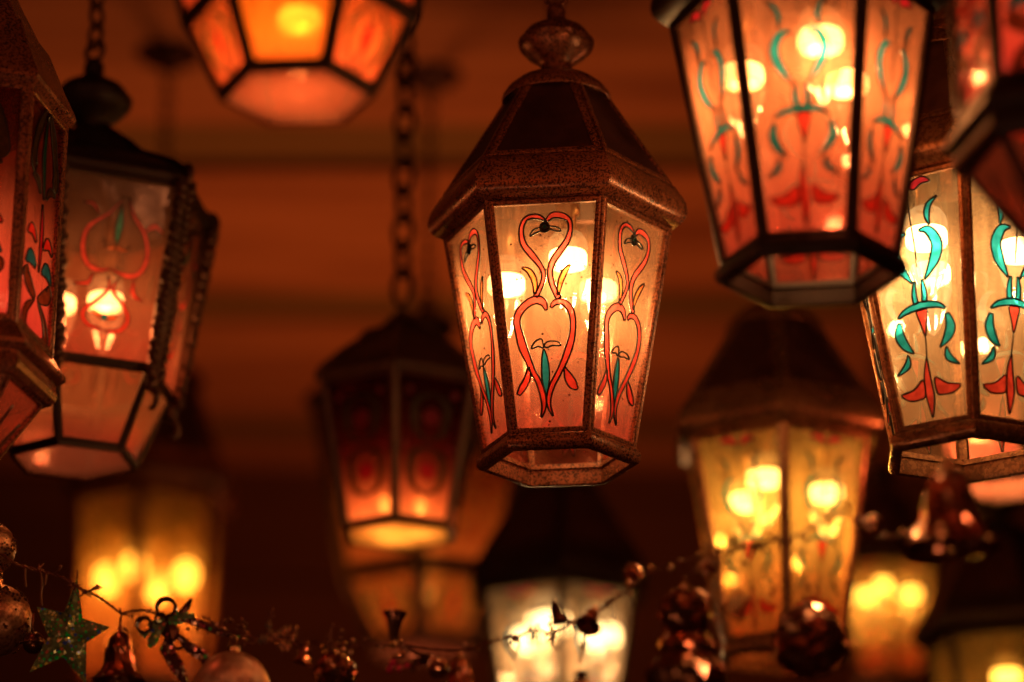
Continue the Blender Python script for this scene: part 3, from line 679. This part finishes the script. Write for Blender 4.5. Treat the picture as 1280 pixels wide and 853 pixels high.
lantern_tiers('black lantern with leafy corner bars and red painted hearts, at the upper left', 92, 574, 2.75, 1., -35, levels=((.062, 0), (.096, .074), (.126, .258)), motifs=(None, heart_down_motif), panes=('g_rose_strong', 'g_rose_thin'), leafy=True, bulbs=2, brot=28, rho=.024, e=1.15, bz=.160, tag='warm', col=(1, .50, .17), fin=1.15)
lantern_tiers('amber marbled glass lantern seen from below, cut off by the top edge left of centre', 372, 118, 2.0, .87, -4, levels=((.062, 0), (.095, .066), (.128, .20)), panes=('g_amber', 'g_amber'), side='g_peach', motifs=(flower_motif, flower_motif), bottom='g_mauve', metal='black_iron', bulbs=1, e=.6, bz=.065, col=(1, .42, .10), tag='yellow', fw=.006, plain=(4,))
lantern_tiers('small dim crimson lantern on a long chain left of the centre lantern', 499, 667, 3.1, 1.07, -32, levels=((.060, 0), (.089, .150)), panes=('g_dark',), motifs=(medallion_motif,), bottom='g_glow', metal='bronze_dark', bulbs=3, brot=20, rho=.022, e=.40, bz=.028, bs=.55, style='globe', col=(1, .55, .16), tag='yellow', roofp=[(.145, .0), (.147, .006), (.138, .015), (.122, .025), (.100, .038), (.074, .050), (.040, .060), (.022, .067), (.012, .078), (.008, .083)], fin=.22, link=1.5)
lantern_tiers('far blurred orange lantern with broad iron bars behind the dim crimson one', 530, 812, 4.1, 1.32, -32, motifs=(flower_motif, heart_down_motif), panes=('g_brown', 'g_brown'), metal='iron_leaf', bulbs=1, e=.45, bz=.10, col=(1, .55, .2), tag='yellow', fw=.009)
lantern_tiers('lantern with only its pink base showing under the turquoise-vine one', 1262, 608, 2.95, 1., -25, levels=((.060, 0), (.089, .150)), panes=('g_rose_strong',), motifs=(None,), bottom='g_rose_strong', metal='black_iron', bulbs=2, brot=20, e=1.2, bz=.06, col=(1, .6, .3))
lantern_waist('rosy pink lantern with dark leaf outlines and moulded waist, at the left edge', -72, 433, 2.36, 1., 20, motif=vine_motif, e=.6)
lantern_waist('blurred dark pink lantern with a black waist moulding, cut off by the right edge', 1338, 140, 2.0, .88, -20, motif=vine_motif, e=.35, metal='black_iron')
# ------------------------------------------------------------------ ornaments on a wire garland in front of the lanterns
M['orn_copper'] = bronze('rubbed_copper_bauble', (.62, .33, .19), (.30, .14, .08), rough=.32, metal=.85, scale=330, bump=.5)
M['orn_mercury'] = bronze('pearly_pale_rose_bauble', (.85, .50, .34), (.62, .30, .20), rough=.36, metal=.6, scale=60, bump=.1)
M['orn_dark'] = simple('faceted_dark_mirror', (.62, .27, .17), .11, 1.)
M['orn_tin'] = simple('tarnished_brass', (.65, .34, .16), .16, 1.)
M['orn_black'] = simple('blackened_brass', (.10, .035, .02), .25, .8)
M['wire'] = simple('rusty_twisted_wire', (.20, .07, .04), .35, .8)
HU = [(0, (.02, .9, .18, 1)), (.42, (.05, .75, .45, 1)), (.58, (.85, .75, .2, 1)), (.70, (.08, .16, .9, 1)), (.80, (1, .25, .16, 1)), (.92, (.9, .8, .5, 1))]
M['glitter_green'] = glitter('holographic_glitter', (.16, .22, .10), HU, 330)
M['glitter_red'] = glitter('red_sequin_glitter', (.09, .025, .02), [(0, (1, .2, .2, 1)), (.35, (.1, .8, .2, 1)), (.5, (.9, .5, .3, 1)), (.8, (.8, .1, .15, 1))], 300)
OG = 'ornaments strung along the wire garland'
def depth(px): return 2.40 - .30 * min(1.2, max(0, px / 1100))
def oroot(name, label, cat, px, py, d=None, rx=0., ry=0., rz=0.):
    d = d or depth(px); return root(name, label, cat, at(px, py, d), rz, OG, rx, ry), d / FPX
def cap_loop(R, z, r):
    b = MB(); b.revolve([(r * 1.05, z - r * .5), (r * 1.1, z - r * .3), (r, z), (r, z + r * .9), (r * .7, z + r * 1.1), (0, z + r * 1.15)], 16); c = b.build('cap', 'orn_tin', R, sharp=30)
    q = MB(); q.tube([(r * .7 * cos(a), 0, z + r * 1.9 + r * .8 * sin(a)) for a in [2 * pi * i / 12 for i in range(12)]], r * .13, 5, True); q.build('wire_loop', 'orn_tin', c)
def bauble(label, px, py, rpx, mat, d=None, dots=0, ry=0., facets=False, rx=0., cap=True):
    R, k = oroot('bauble', label, 'bauble', px, py, d, rx, ry); r = rpx * k; b = MB()
    rnd = random.Random(int(px * 7 + py))
    if facets:
        nu, nv = 24, 15; vs = []; fs = []
        for j in range(nv + 1):
            th = pi * j / nv
            for i in range(nu):
                a = 2 * pi * (i + .5 * (j % 2)) / nu; q = r * rnd.uniform(.90, 1.05)
                vs.append((q * sin(th) * cos(a), q * sin(th) * sin(a), q * cos(th)))
        for j in range(nv):
            for i in range(nu):
                i2 = (i + 1) % nu; A, B, C_, D_ = j * nu + i, (j + 1) * nu + i, (j + 1) * nu + i2, j * nu + i2
                fs += [(A, B, D_), (B, C_, D_)] if j % 2 else [(A, B, C_), (A, C_, D_)]
        b.add(vs, fs)
        b.build('ball', mat, R)
    else:
        b.ball((0, 0, 0), r, 32, 20); B = b.build('ball', mat, R)
    if dots:
        b = MB()
        for _ in range(dots):
            u, w = rnd.uniform(0, 2 * pi), rnd.uniform(-.8, .9); c = Vector((cos(u) * (1 - w * w) ** .5, sin(u) * (1 - w * w) ** .5, w))
            if rnd.random() < .4:
                t = c.orthogonal().normalized(); w2 = c.cross(t)
                for m in range(6): b.ball(c * r * 1.0 + (t * cos(m * pi / 3) + w2 * sin(m * pi / 3)) * r * .12, r * .045, 6, 4)
            else: b.ball(c * r, r * rnd.uniform(.035, .07), 6, 4)
        b.build('painted_dots', 'orn_black', B)
    if cap: cap_loop(R, r * 1.0, r * .16)
    return R
def bell(label, px, py, wpx, hpx, mat='orn_dark', d=None, rx=0., ry=0., up=True, clap=True, name='bell', cat='bell'):
    """px,py is the crown of the bell"""
    R, k = oroot(name, label, cat, px, py, d, rx, ry); w = wpx * k / 2; h = hpx * k
    prof = [(0, 0), (.16, -.01), (.30, -.06), (.42, -.16), (.48, -.30), (.50, -.34), (.52, -.36), (.55, -.50), (.60, -.66), (.70, -.82), (.76, -.86), (.86, -.94), (1.0, -1.0), (.97, -1.01), (.80, -.92), (.52, -.60), (.44, -.3), (.3, -.12), (0, -.05)]
    n = 26; b = MB(); rnd = random.Random(int(px)); vs = []; P = len(prof)
    for i in range(n):
        a = 2 * pi * i / n
        for x, z in prof:
            q = 1 + rnd.uniform(-.06, .06) + .03 * sin(a * 6); vs.append((x * w * q * cos(a), x * w * q * sin(a), z * h))
    b.add(vs, [(i * P + j, ((i + 1) % n) * P + j, ((i + 1) % n) * P + j + 1, i * P + j + 1) for i in range(n) for j in range(P - 1)], 0, False)
    b.build('bell_body', mat, R)
    b = MB(); b.revolve([(0, .14 * h), (.08 * w, .13 * h), (.13 * w, .08 * h), (.09 * w, .03 * h), (.17 * w, .01 * h), (.17 * w, -.02 * h)], 12); b.tube([(0, .12 * w * cos(t), .18 * h + .12 * w * sin(t)) for t in [i * pi / 5 for i in range(10)]], .025 * w, 5, True); b.build('crown', 'orn_tin', R)
    if clap: b = MB(); b.tube([(0, 0, -.2 * h), (0, 0, -.95 * h)], .02 * w, 5); b.ball((0, 0, -1.0 * h), .16 * w, 12, 8); b.build('clapper', 'orn_tin', R)
    return R

# the wire: two strands twisted round each other, with small star-shaped knots
PATH = [(-30, 682), (0, 692), (22, 706), (50, 714), (78, 722), (98, 735), (118, 744), (138, 757), (152, 766), (178, 763), (205, 770), (250, 778), (292, 792), (330, 797), (372, 800), (415, 806), (455, 806), (500, 806), (545, 812), (585, 812), (618, 800), (648, 795), (668, 788), (690, 793), (712, 781), (738, 768), (775, 745), (812, 716), (860, 700), (905, 690), (950, 680), (1000, 668), (1050, 640), (1072, 652), (1110, 672), (1160, 650), (1186, 590), (1230, 600), (1300, 590)]
WR = root('wire_garland', 'thin rusty twisted wire garland with star knots, carrying the ornaments along the bottom', 'garland', at(640, 800, 2.2))
inv = Vector(WR.location)
sp = [at(x, y, depth(x)) - inv for x, y in smooth_pts(PATH, 10)]
b = MB()
for ph in (0, pi):
    pts = []
    for i, p in enumerate(sp): t = i * .9 + ph; pts.append(p + Vector((0, cos(t), sin(t))) * .0009)
    b.tube(pts, .0007, 5)
b.build('wire', 'wire', WR)
rnd = random.Random(3)
def spike(px, py, size=8, n=6, mat='wire', d=None):
    p = at(px, py, d or depth(px)) - inv; k = depth(px) / FPX; b = MB()
    for i in range(n):
        a = rnd.uniform(0, 2 * pi); e = rnd.uniform(-.8, .8); u = Vector((cos(a) * cos(e), sin(e), sin(a) * cos(e))); L = size * k * rnd.uniform(.7, 1.3)
        b.tube([p, p + u * L * .5, p + u * L], [.0011, .0008, .0002], 5)
    b.ball(p, .0016, 8, 5); b.build('star_knot', mat, WR)
for x, y in [(48, 712), (93, 733), (105, 741), (121, 733), (152, 768), (156, 786), (340, 770), (310, 805), (412, 800), (456, 806), (588, 808), (690, 793), (728, 812), (742, 768), (868, 716), (1062, 634), (932, 704), (965, 742), (1011, 736), (894, 705)]: spike(x, y, 9)
for P in ([(50, 714), (52, 728), (51, 745), (52, 757)], [(57, 716), (57, 726), (56, 731)], [(68, 718), (74, 712), (76, 707)], [(31, 708), (31, 722), (32, 734)], [(105, 741), (114, 738), (121, 733)], [(152, 768), (150, 780), (155, 790)], [(412, 806), (413, 795), (416, 780)], [(730, 788), (727, 812), (724, 830)], [(1172, 545), (1184, 560), (1186, 590)]):
    b = MB(); b.tube([at(x, y, depth(x)) - inv for x, y in smooth_pts(P, 5)], .0011, 5); b.build('twig', 'wire', WR)

# small shiny beads and dry sprigs wound into the wire
for i in range(72):
    x = rnd.uniform(160, 1210); j = next(q for q in range(len(PATH) - 1) if PATH[q + 1][0] >= x); t = (x - PATH[j][0]) / (PATH[j + 1][0] - PATH[j][0]); y = PATH[j][1] * (1 - t) + PATH[j + 1][1] * t
    p = at(x + rnd.uniform(-4, 4), y + rnd.uniform(-7, 12), depth(x) + rnd.uniform(-.03, .03)) - inv; b = MB(); b.ball(p, rnd.uniform(.0011, .0026), 10, 7); b.build('bead', 'orn_tin' if i % 3 else 'orn_mercury', WR)
for i in range(26):
    x = rnd.choice([rnd.uniform(255, 470), rnd.uniform(880, 1010), rnd.uniform(600, 790)]); j = next(q for q in range(len(PATH) - 1) if PATH[q + 1][0] >= x); t = (x - PATH[j][0]) / (PATH[j + 1][0] - PATH[j][0]); y = PATH[j][1] * (1 - t) + PATH[j + 1][1] * t
    a = rnd.uniform(0, 2 * pi); P = [(x, y)]
    for q in range(3): a += rnd.uniform(-.7, .7); P.append((P[-1][0] + 7 * cos(a), P[-1][1] + 7 * sin(a)))
    b = MB(); pts = [at(u, w, depth(x)) - inv for u, w in smooth_pts(P, 4)]; b.tube(pts, [.0010 - .0006 * q / len(pts) for q in range(len(pts))], 5)
    for q in range(3, len(pts), 2): v = Vector((rnd.uniform(-1, 1), rnd.uniform(-1, 1), rnd.uniform(-1, 1))) * .004; b.tube([pts[q], pts[q] + v * .6, pts[q] + v], [.0007, .0016, .0003], 5)
    b.build('sprig', 'wire', WR)
bauble('matt copper bauble with raised black dots, upper of the two at the left edge', -14, 686, 34, 'orn_copper', 2.42, 60)
bauble('larger matt copper bauble with raised dots, lower of the two at the left edge', -6, 776, 46, 'orn_copper', 2.42, 90)
R, k = oroot('jingle_bell', 'tiny dark jingle bell hanging beside the lower copper bauble', 'bell', 42, 804, 2.40)
b = MB(); b.ball((0, 0, 0), 14 * k, 18, 12); b.build('shell', 'orn_black', R); b = MB(); b.tube([(0, 0, 13 * k), (-3 * k, 0, 24 * k), (-2 * k, 0, 38 * k)], .0012, 5); b.build('stem', 'wire', R)
b = MB(); b.tube([(14.2 * k * cos(a), 14.2 * k * sin(a), 0) for a in [i * pi / 10 for i in range(20)]], .0007, 5, True); b.build('rim', 'orn_tin', R)

# glitter star, puffed, cut from the same outline front and back
R, k = oroot('glitter_star', 'five-pointed star covered in green holographic glitter', 'star', 84, 798, 2.38)
out = [(92, 722), (101, 773), (136, 784), (107, 804), (110, 856), (80, 821), (40, 841), (61, 796), (44, 758), (79, 766)]
b = MB(); vs = []
for x, y in out: vs.append(((x - 84) * k, 0, (798 - y) * k))
vs += [((84 - 84) * k, -.010, 0), (0, .010, 0)]
b.add(vs, [(i, (i + 1) % 10, 10) for i in range(10)] + [((i + 1) % 10, i, 11) for i in range(10)]); S_ = b.build('star_body', 'glitter_green', R)
b = MB(); b.tube([vs[i] for i in range(10)], .0007, 5, True); b.build('edge_bead', 'glitter_green', S_)
b = MB(); b.tube([vs[0], (vs[0][0], 0, vs[0][2] + 12 * k)], .0007, 5); b.build('hanger', 'wire', R)

bell('red-brown glass bell with mirrored bands hanging right of the green star', 151, 790, 66, 62, 'orn_dark', 2.33)
# bow of sequinned ribbon
R, k = oroot('sequin_bow', 'dark looped bow with green and red sequins above the rose bauble', 'bow', 215, 782, 2.33)
def loopband(cx, cy_, r, w, ry):
    b = MB(); n = 26; vs = []
    for i in range(n):
        a = 2 * pi * i / n
        for s_, q in ((-1, .82), (1, .82), (1, 1.15), (-1, 1.15)): vs.append(((cx + r * q * cos(a)) * k, s_ * w * k, (cy_ + r * q * sin(a)) * k))
    b.add(vs, [(i * 4 + j, ((i + 1) % n) * 4 + j, ((i + 1) % n) * 4 + (j + 1) % 4, i * 4 + (j + 1) % 4) for i in range(n) for j in range(4)], 0, False); b.build('ribbon_loop', 'orn_black', R)
loopband(-8, 22, 12, 6, 0); loopband(-35, 0, 10, 6, 0); loopband(9, -22, 8, 4, 0); loopband(-14, 8, 7, 5, 0)
def leafmesh(P, w, mat, nm='leaf'):
    b = MB(); L = len(P); vs = []
    for i, (x, y) in enumerate(P):
        a = P[max(0, i - 1)]; d_ = P[min(L - 1, i + 1)]; tx, ty = d_[0] - a[0], d_[1] - a[1]; q = hypot(tx, ty) or 1
        ww = w * sin(pi * (i + .3) / (L - .2)); nx, ny = -ty / q * ww, tx / q * ww
        vs += [((x + nx) * k, 0, (y + ny) * k), (x * k, -w * .5 * k, y * k), ((x - nx) * k, 0, (y - ny) * k), (x * k, w * .35 * k, y * k)]
    b.add(vs, [(i * 4 + j, (i + 1) * 4 + j, (i + 1) * 4 + (j + 1) % 4, i * 4 + (j + 1) % 4) for i in range(L - 1) for j in range(4)]); b.build(nm, mat, R)
leafmesh([(-5, 5), (8, 12), (18, 24), (23, 34)], 5, 'orn_black'); leafmesh([(-10, 0), (-18, -8), (-24, -20), (-27, -28)], 7, 'glitter_green'); leafmesh([(-25, -6), (-34, -12), (-40, -8)], 5, 'glitter_green')
leafmesh([(-20, 4), (-8, 6), (10, 10), (28, 12)], 9, 'glitter_green'); leafmesh([(-30, 2), (-16, -2), (-4, 4), (4, 10)], 11, 'glitter_green')
leafmesh([(0, 8), (25, 6), (55, -6), (85, -16)], 6, 'glitter_red', 'ribbon_tail'); leafmesh([(-2, -4), (-6, -30), (8, -52), (20, -75)], 10, 'glitter_red', 'ribbon_tail'); leafmesh([(4, -8), (22, -28), (40, -38), (48, -55)], 8, 'glitter_red', 'ribbon_tail'); leafmesh([(-6, 10), (-2, -8), (2, -20)], 12, 'orn_black', 'knot')

bauble('pearly rose glass bauble at the bottom edge, right of the sequin bow', 290, 862, 48, 'orn_mercury', 2.30)
# crystal cluster
R, k = oroot('crystal_cluster', 'little cluster of sparkling clear crystals between the rose bauble and the dark glinting one', 'crystals', 348, 796, 2.28)
b = MB(); rr = random.Random(5)
for i in range(13):
    c = Vector((rr.uniform(-22, 24) * k, rr.uniform(-8, 8) * k, rr.uniform(-12, 14) * k)); s_ = rr.uniform(3.2, 5.5) * k
    b.add([c + Vector(v) * s_ for v in ((1, 0, 0), (-1, 0, 0), (0, 1, 0), (0, -1, 0), (.2, 0, 1.5), (0, .2, -1.5))], [(0, 2, 4), (2, 1, 4), (1, 3, 4), (3, 0, 4), (2, 0, 5), (1, 2, 5), (3, 1, 5), (0, 3, 5)])
b.build('crystals', simple('sparkling_crystal', (.95, .7, .55), .08, .9), R)
b = MB(); b.tube([(-24 * k, 0, 2 * k), (0, 0, 0), (24 * k, 0, 3 * k)], .0008, 5); b.build('stem', 'wire', R)
bauble('dark bauble with glinting crackled surface hanging left of the small trumpet', 419, 842, 27, 'orn_dark', 2.27, facets=True)
# trumpet
R, k = oroot('trumpet_ornament', 'small dark trumpet ornament standing mouth upwards on the wire', 'trumpet', 492, 800, 2.24, ry=radians(3))
b = MB(); b.revolve([(x * k, z * k) for x, z in [(3, -4), (5, 0), (6, 6), (8, 14), (9.5, 22), (11, 27), (15, 33), (16, 35), (14.5, 35), (9, 28), (7, 14), (3, 2)]], 20); b.build('horn', 'orn_black', R, sharp=60); b = MB(); b.ball((0, 0, -6 * k), 5 * k, 12, 8); b.build('mouthpiece', 'orn_tin', R)
# sledge-like berry sprig
R, k = oroot('berry_sprig', 'sprig with magenta berries and a curled leaf under the small trumpet', 'sprig', 505, 828, 2.24)
for i, (x, y, r_) in enumerate([(-14, -2, 5), (-6, -8, 4.5), (-18, -8, 5), (4, -5, 4), (-4, 9, 5.5), (-12, 6, 4.5)]): b = MB(); b.ball((x * k, (i % 3 - 1) * 4 * k, y * k), r_ * k, 12, 8); b.build('berry', simple('magenta_glass_berry', (.6, .02, .12), .12, .6) if i < 4 else M['orn_dark'], R)
leafmesh([(-4, 22), (8, 12), (20, 6), (34, 8)], 6, 'orn_black'); leafmesh([(8, -12), (18, 2), (32, 4), (40, -6)], 9, 'orn_black'); b = MB(); b.tube([(-4 * k, 0, 24 * k), (-4 * k, 0, 5 * k), (-10 * k, 0, -6 * k)], .0009, 5); b.build('stem', 'wire', R)
bell('dark bell with two pink glints hanging just left of the wire heart', 575, 822, 54, 44, 'orn_dark', 2.22)
# wire heart and wire house
R, k = oroot('wire_heart', 'small thin wire heart against the cream lit lantern', 'heart', 640, 806, 2.21, ry=radians(-12), rz=radians(35))
H = [(16 * sin(t) ** 3, 13 * cos(t) - 5 * cos(2 * t) - 2 * cos(3 * t) - cos(4 * t)) for t in [2 * pi * i / 40 for i in range(40)]]
b = MB(); b.tube([(x * k * .75, 0, y * k * 1.05) for x, y in H], .0009, 5, True); b.build('outline', 'wire', R)
b = MB(); b.tube([(3 * k, 0, 12 * k), (5 * k, 0, 6 * k), (8 * k, 0, 2 * k)], [.001, .0035, .0008], 8); b.build('bead', 'orn_black', R)
b = MB(); b.tube([(0, 0, 6 * k), (-2 * k, 0, 16 * k)], .0006, 5); b.build('hanger', 'wire', R)
R, k = oroot('wire_house', 'tiny wire house outline right of the wire heart', 'house', 667, 797, 2.21)
b = MB(); b.tube([(x * k, 0, y * k) for x, y in [(-8, -8), (8, -8), (6, 2), (0, 10), (-6, 2)]], .0006, 5, True); b.build('outline', 'wire', R); b = MB(); b.ball((0, 0, 0), 4 * k, 10, 6, sc=(.7, .5, 1)); b.build('door', 'orn_black', R)
bell('dark bell tipped on its side in front of the cream bulbs, left one of two', 693, 752, 24, 28, 'orn_black', 2.20, ry=radians(-18))
bell('dark open bell showing its pale mouth, right one of two before the cream bulbs', 744, 760, 34, 36, 'orn_dark', 2.20, rx=radians(-35), ry=radians(20))
R, k = oroot('ornament_cap', 'square dark hanger with a copper bead at the bottom edge below the wire star', 'hanger', 727, 846, 2.20)
b = MB(); b.box((0, 0, 0), 12 * k, 10 * k, 11 * k); b.build('clip', 'orn_black', R); b = MB(); b.ball((0, 0, -16 * k), 13 * k, 16, 10); b.build('ball', 'orn_mercury', R); b = MB(); b.tube([(-9 * k, 0, -10 * k), (-9 * k, 0, 6 * k), (9 * k, 0, 6 * k), (9 * k, 0, -10 * k)], .0008, 5); b.build('frame', 'orn_tin', R)
bauble('very small glinting copper ball alone on the wire right of the cream lantern', 792, 718, 13, 'orn_dark', 2.19, facets=True, cap=False)
# two-tiered dark ornament
R, k = oroot('snowman_ornament', 'dark two-tiered ornament, glinting ball over a broad bell body, left of the copper-rimmed lantern', 'ornament', 857, 766, 2.15)
b = MB(); rr = random.Random(9)
for (cz, r_, sx) in ((0, 33, 1.),):
    nu, nv = 16, 10; vs = []
    for j in range(nv + 1):
        for i in range(nu):
            a = 2 * pi * (i + .5 * (j % 2)) / nu; q = r_ * k * rr.uniform(.92, 1.06); vs.append((q * sin(pi * j / nv) * cos(a), q * sin(pi * j / nv) * sin(a), q * cos(pi * j / nv)))
    b.add(vs, [f for j in range(nv) for i in range(nu) for f in ((j * nu + i, (j + 1) * nu + i, (j + 1) * nu + (i + 1) % nu), (j * nu + i, (j + 1) * nu + (i + 1) % nu, j * nu + (i + 1) % nu))])
b.build('head', 'orn_dark', R)
b = MB(); vs = []; prof = [(20, -24), (34, -34), (38, -46), (36, -56), (44, -66), (52, -78), (50, -92), (40, -110)]; n = 22
for i in range(n):
    a = 2 * pi * i / n
    for x, z in prof: q = rr.uniform(.93, 1.07); vs.append((x * q * k * cos(a), x * q * k * sin(a), z * k))
P_ = len(prof); b.add(vs, [(i * P_ + j, ((i + 1) % n) * P_ + j, ((i + 1) % n) * P_ + j + 1, i * P_ + j + 1) for i in range(n) for j in range(P_ - 1)]); b.build('body', 'orn_dark', R)
cap_loop(R, 33 * k, 5 * k)
# coil
bell('little copper bell with broken glints just right of the star and crystal cluster', 384, 806, 26, 24, 'orn_dark', 2.28, ry=radians(14), clap=False)
bauble('tiny faceted copper ball hanging between the small trumpet and the pink-glint bell', 548, 836, 13, 'orn_dark', 2.23, facets=True)
bauble('small faceted copper ball on the wire over the two-tiered ornament', 886, 712, 12, 'orn_dark', 2.14, facets=True, cap=False)
R, k = oroot('coiled_spring', 'small bright brass spring in front of the copper-rimmed lantern', 'spring', 922, 756, 2.13, ry=radians(35))
b = MB(); b.tube([((8 + .25 * t) * k * cos(t * 1.), (8 + .25 * t) * k * sin(t * 1.), (16 - t * .95) * k) for t in [i * .4 for i in range(90)]], .0011, 5); b.build('coil', 'orn_tin', R)
bauble('big dark faceted bauble with a glinting crown, before the foot of the copper-rimmed lantern', 1011, 802, 47, 'orn_dark', 2.12, facets=True)
bauble('small dark bead on the wire between the copper-rimmed lantern and the big copper bell', 1090, 656, 14, 'orn_dark', 2.1, cap=False)
bell('big blurred copper bell hanging under the turquoise-vine lantern', 1184, 588, 122, 100, 'orn_dark', 2.02)
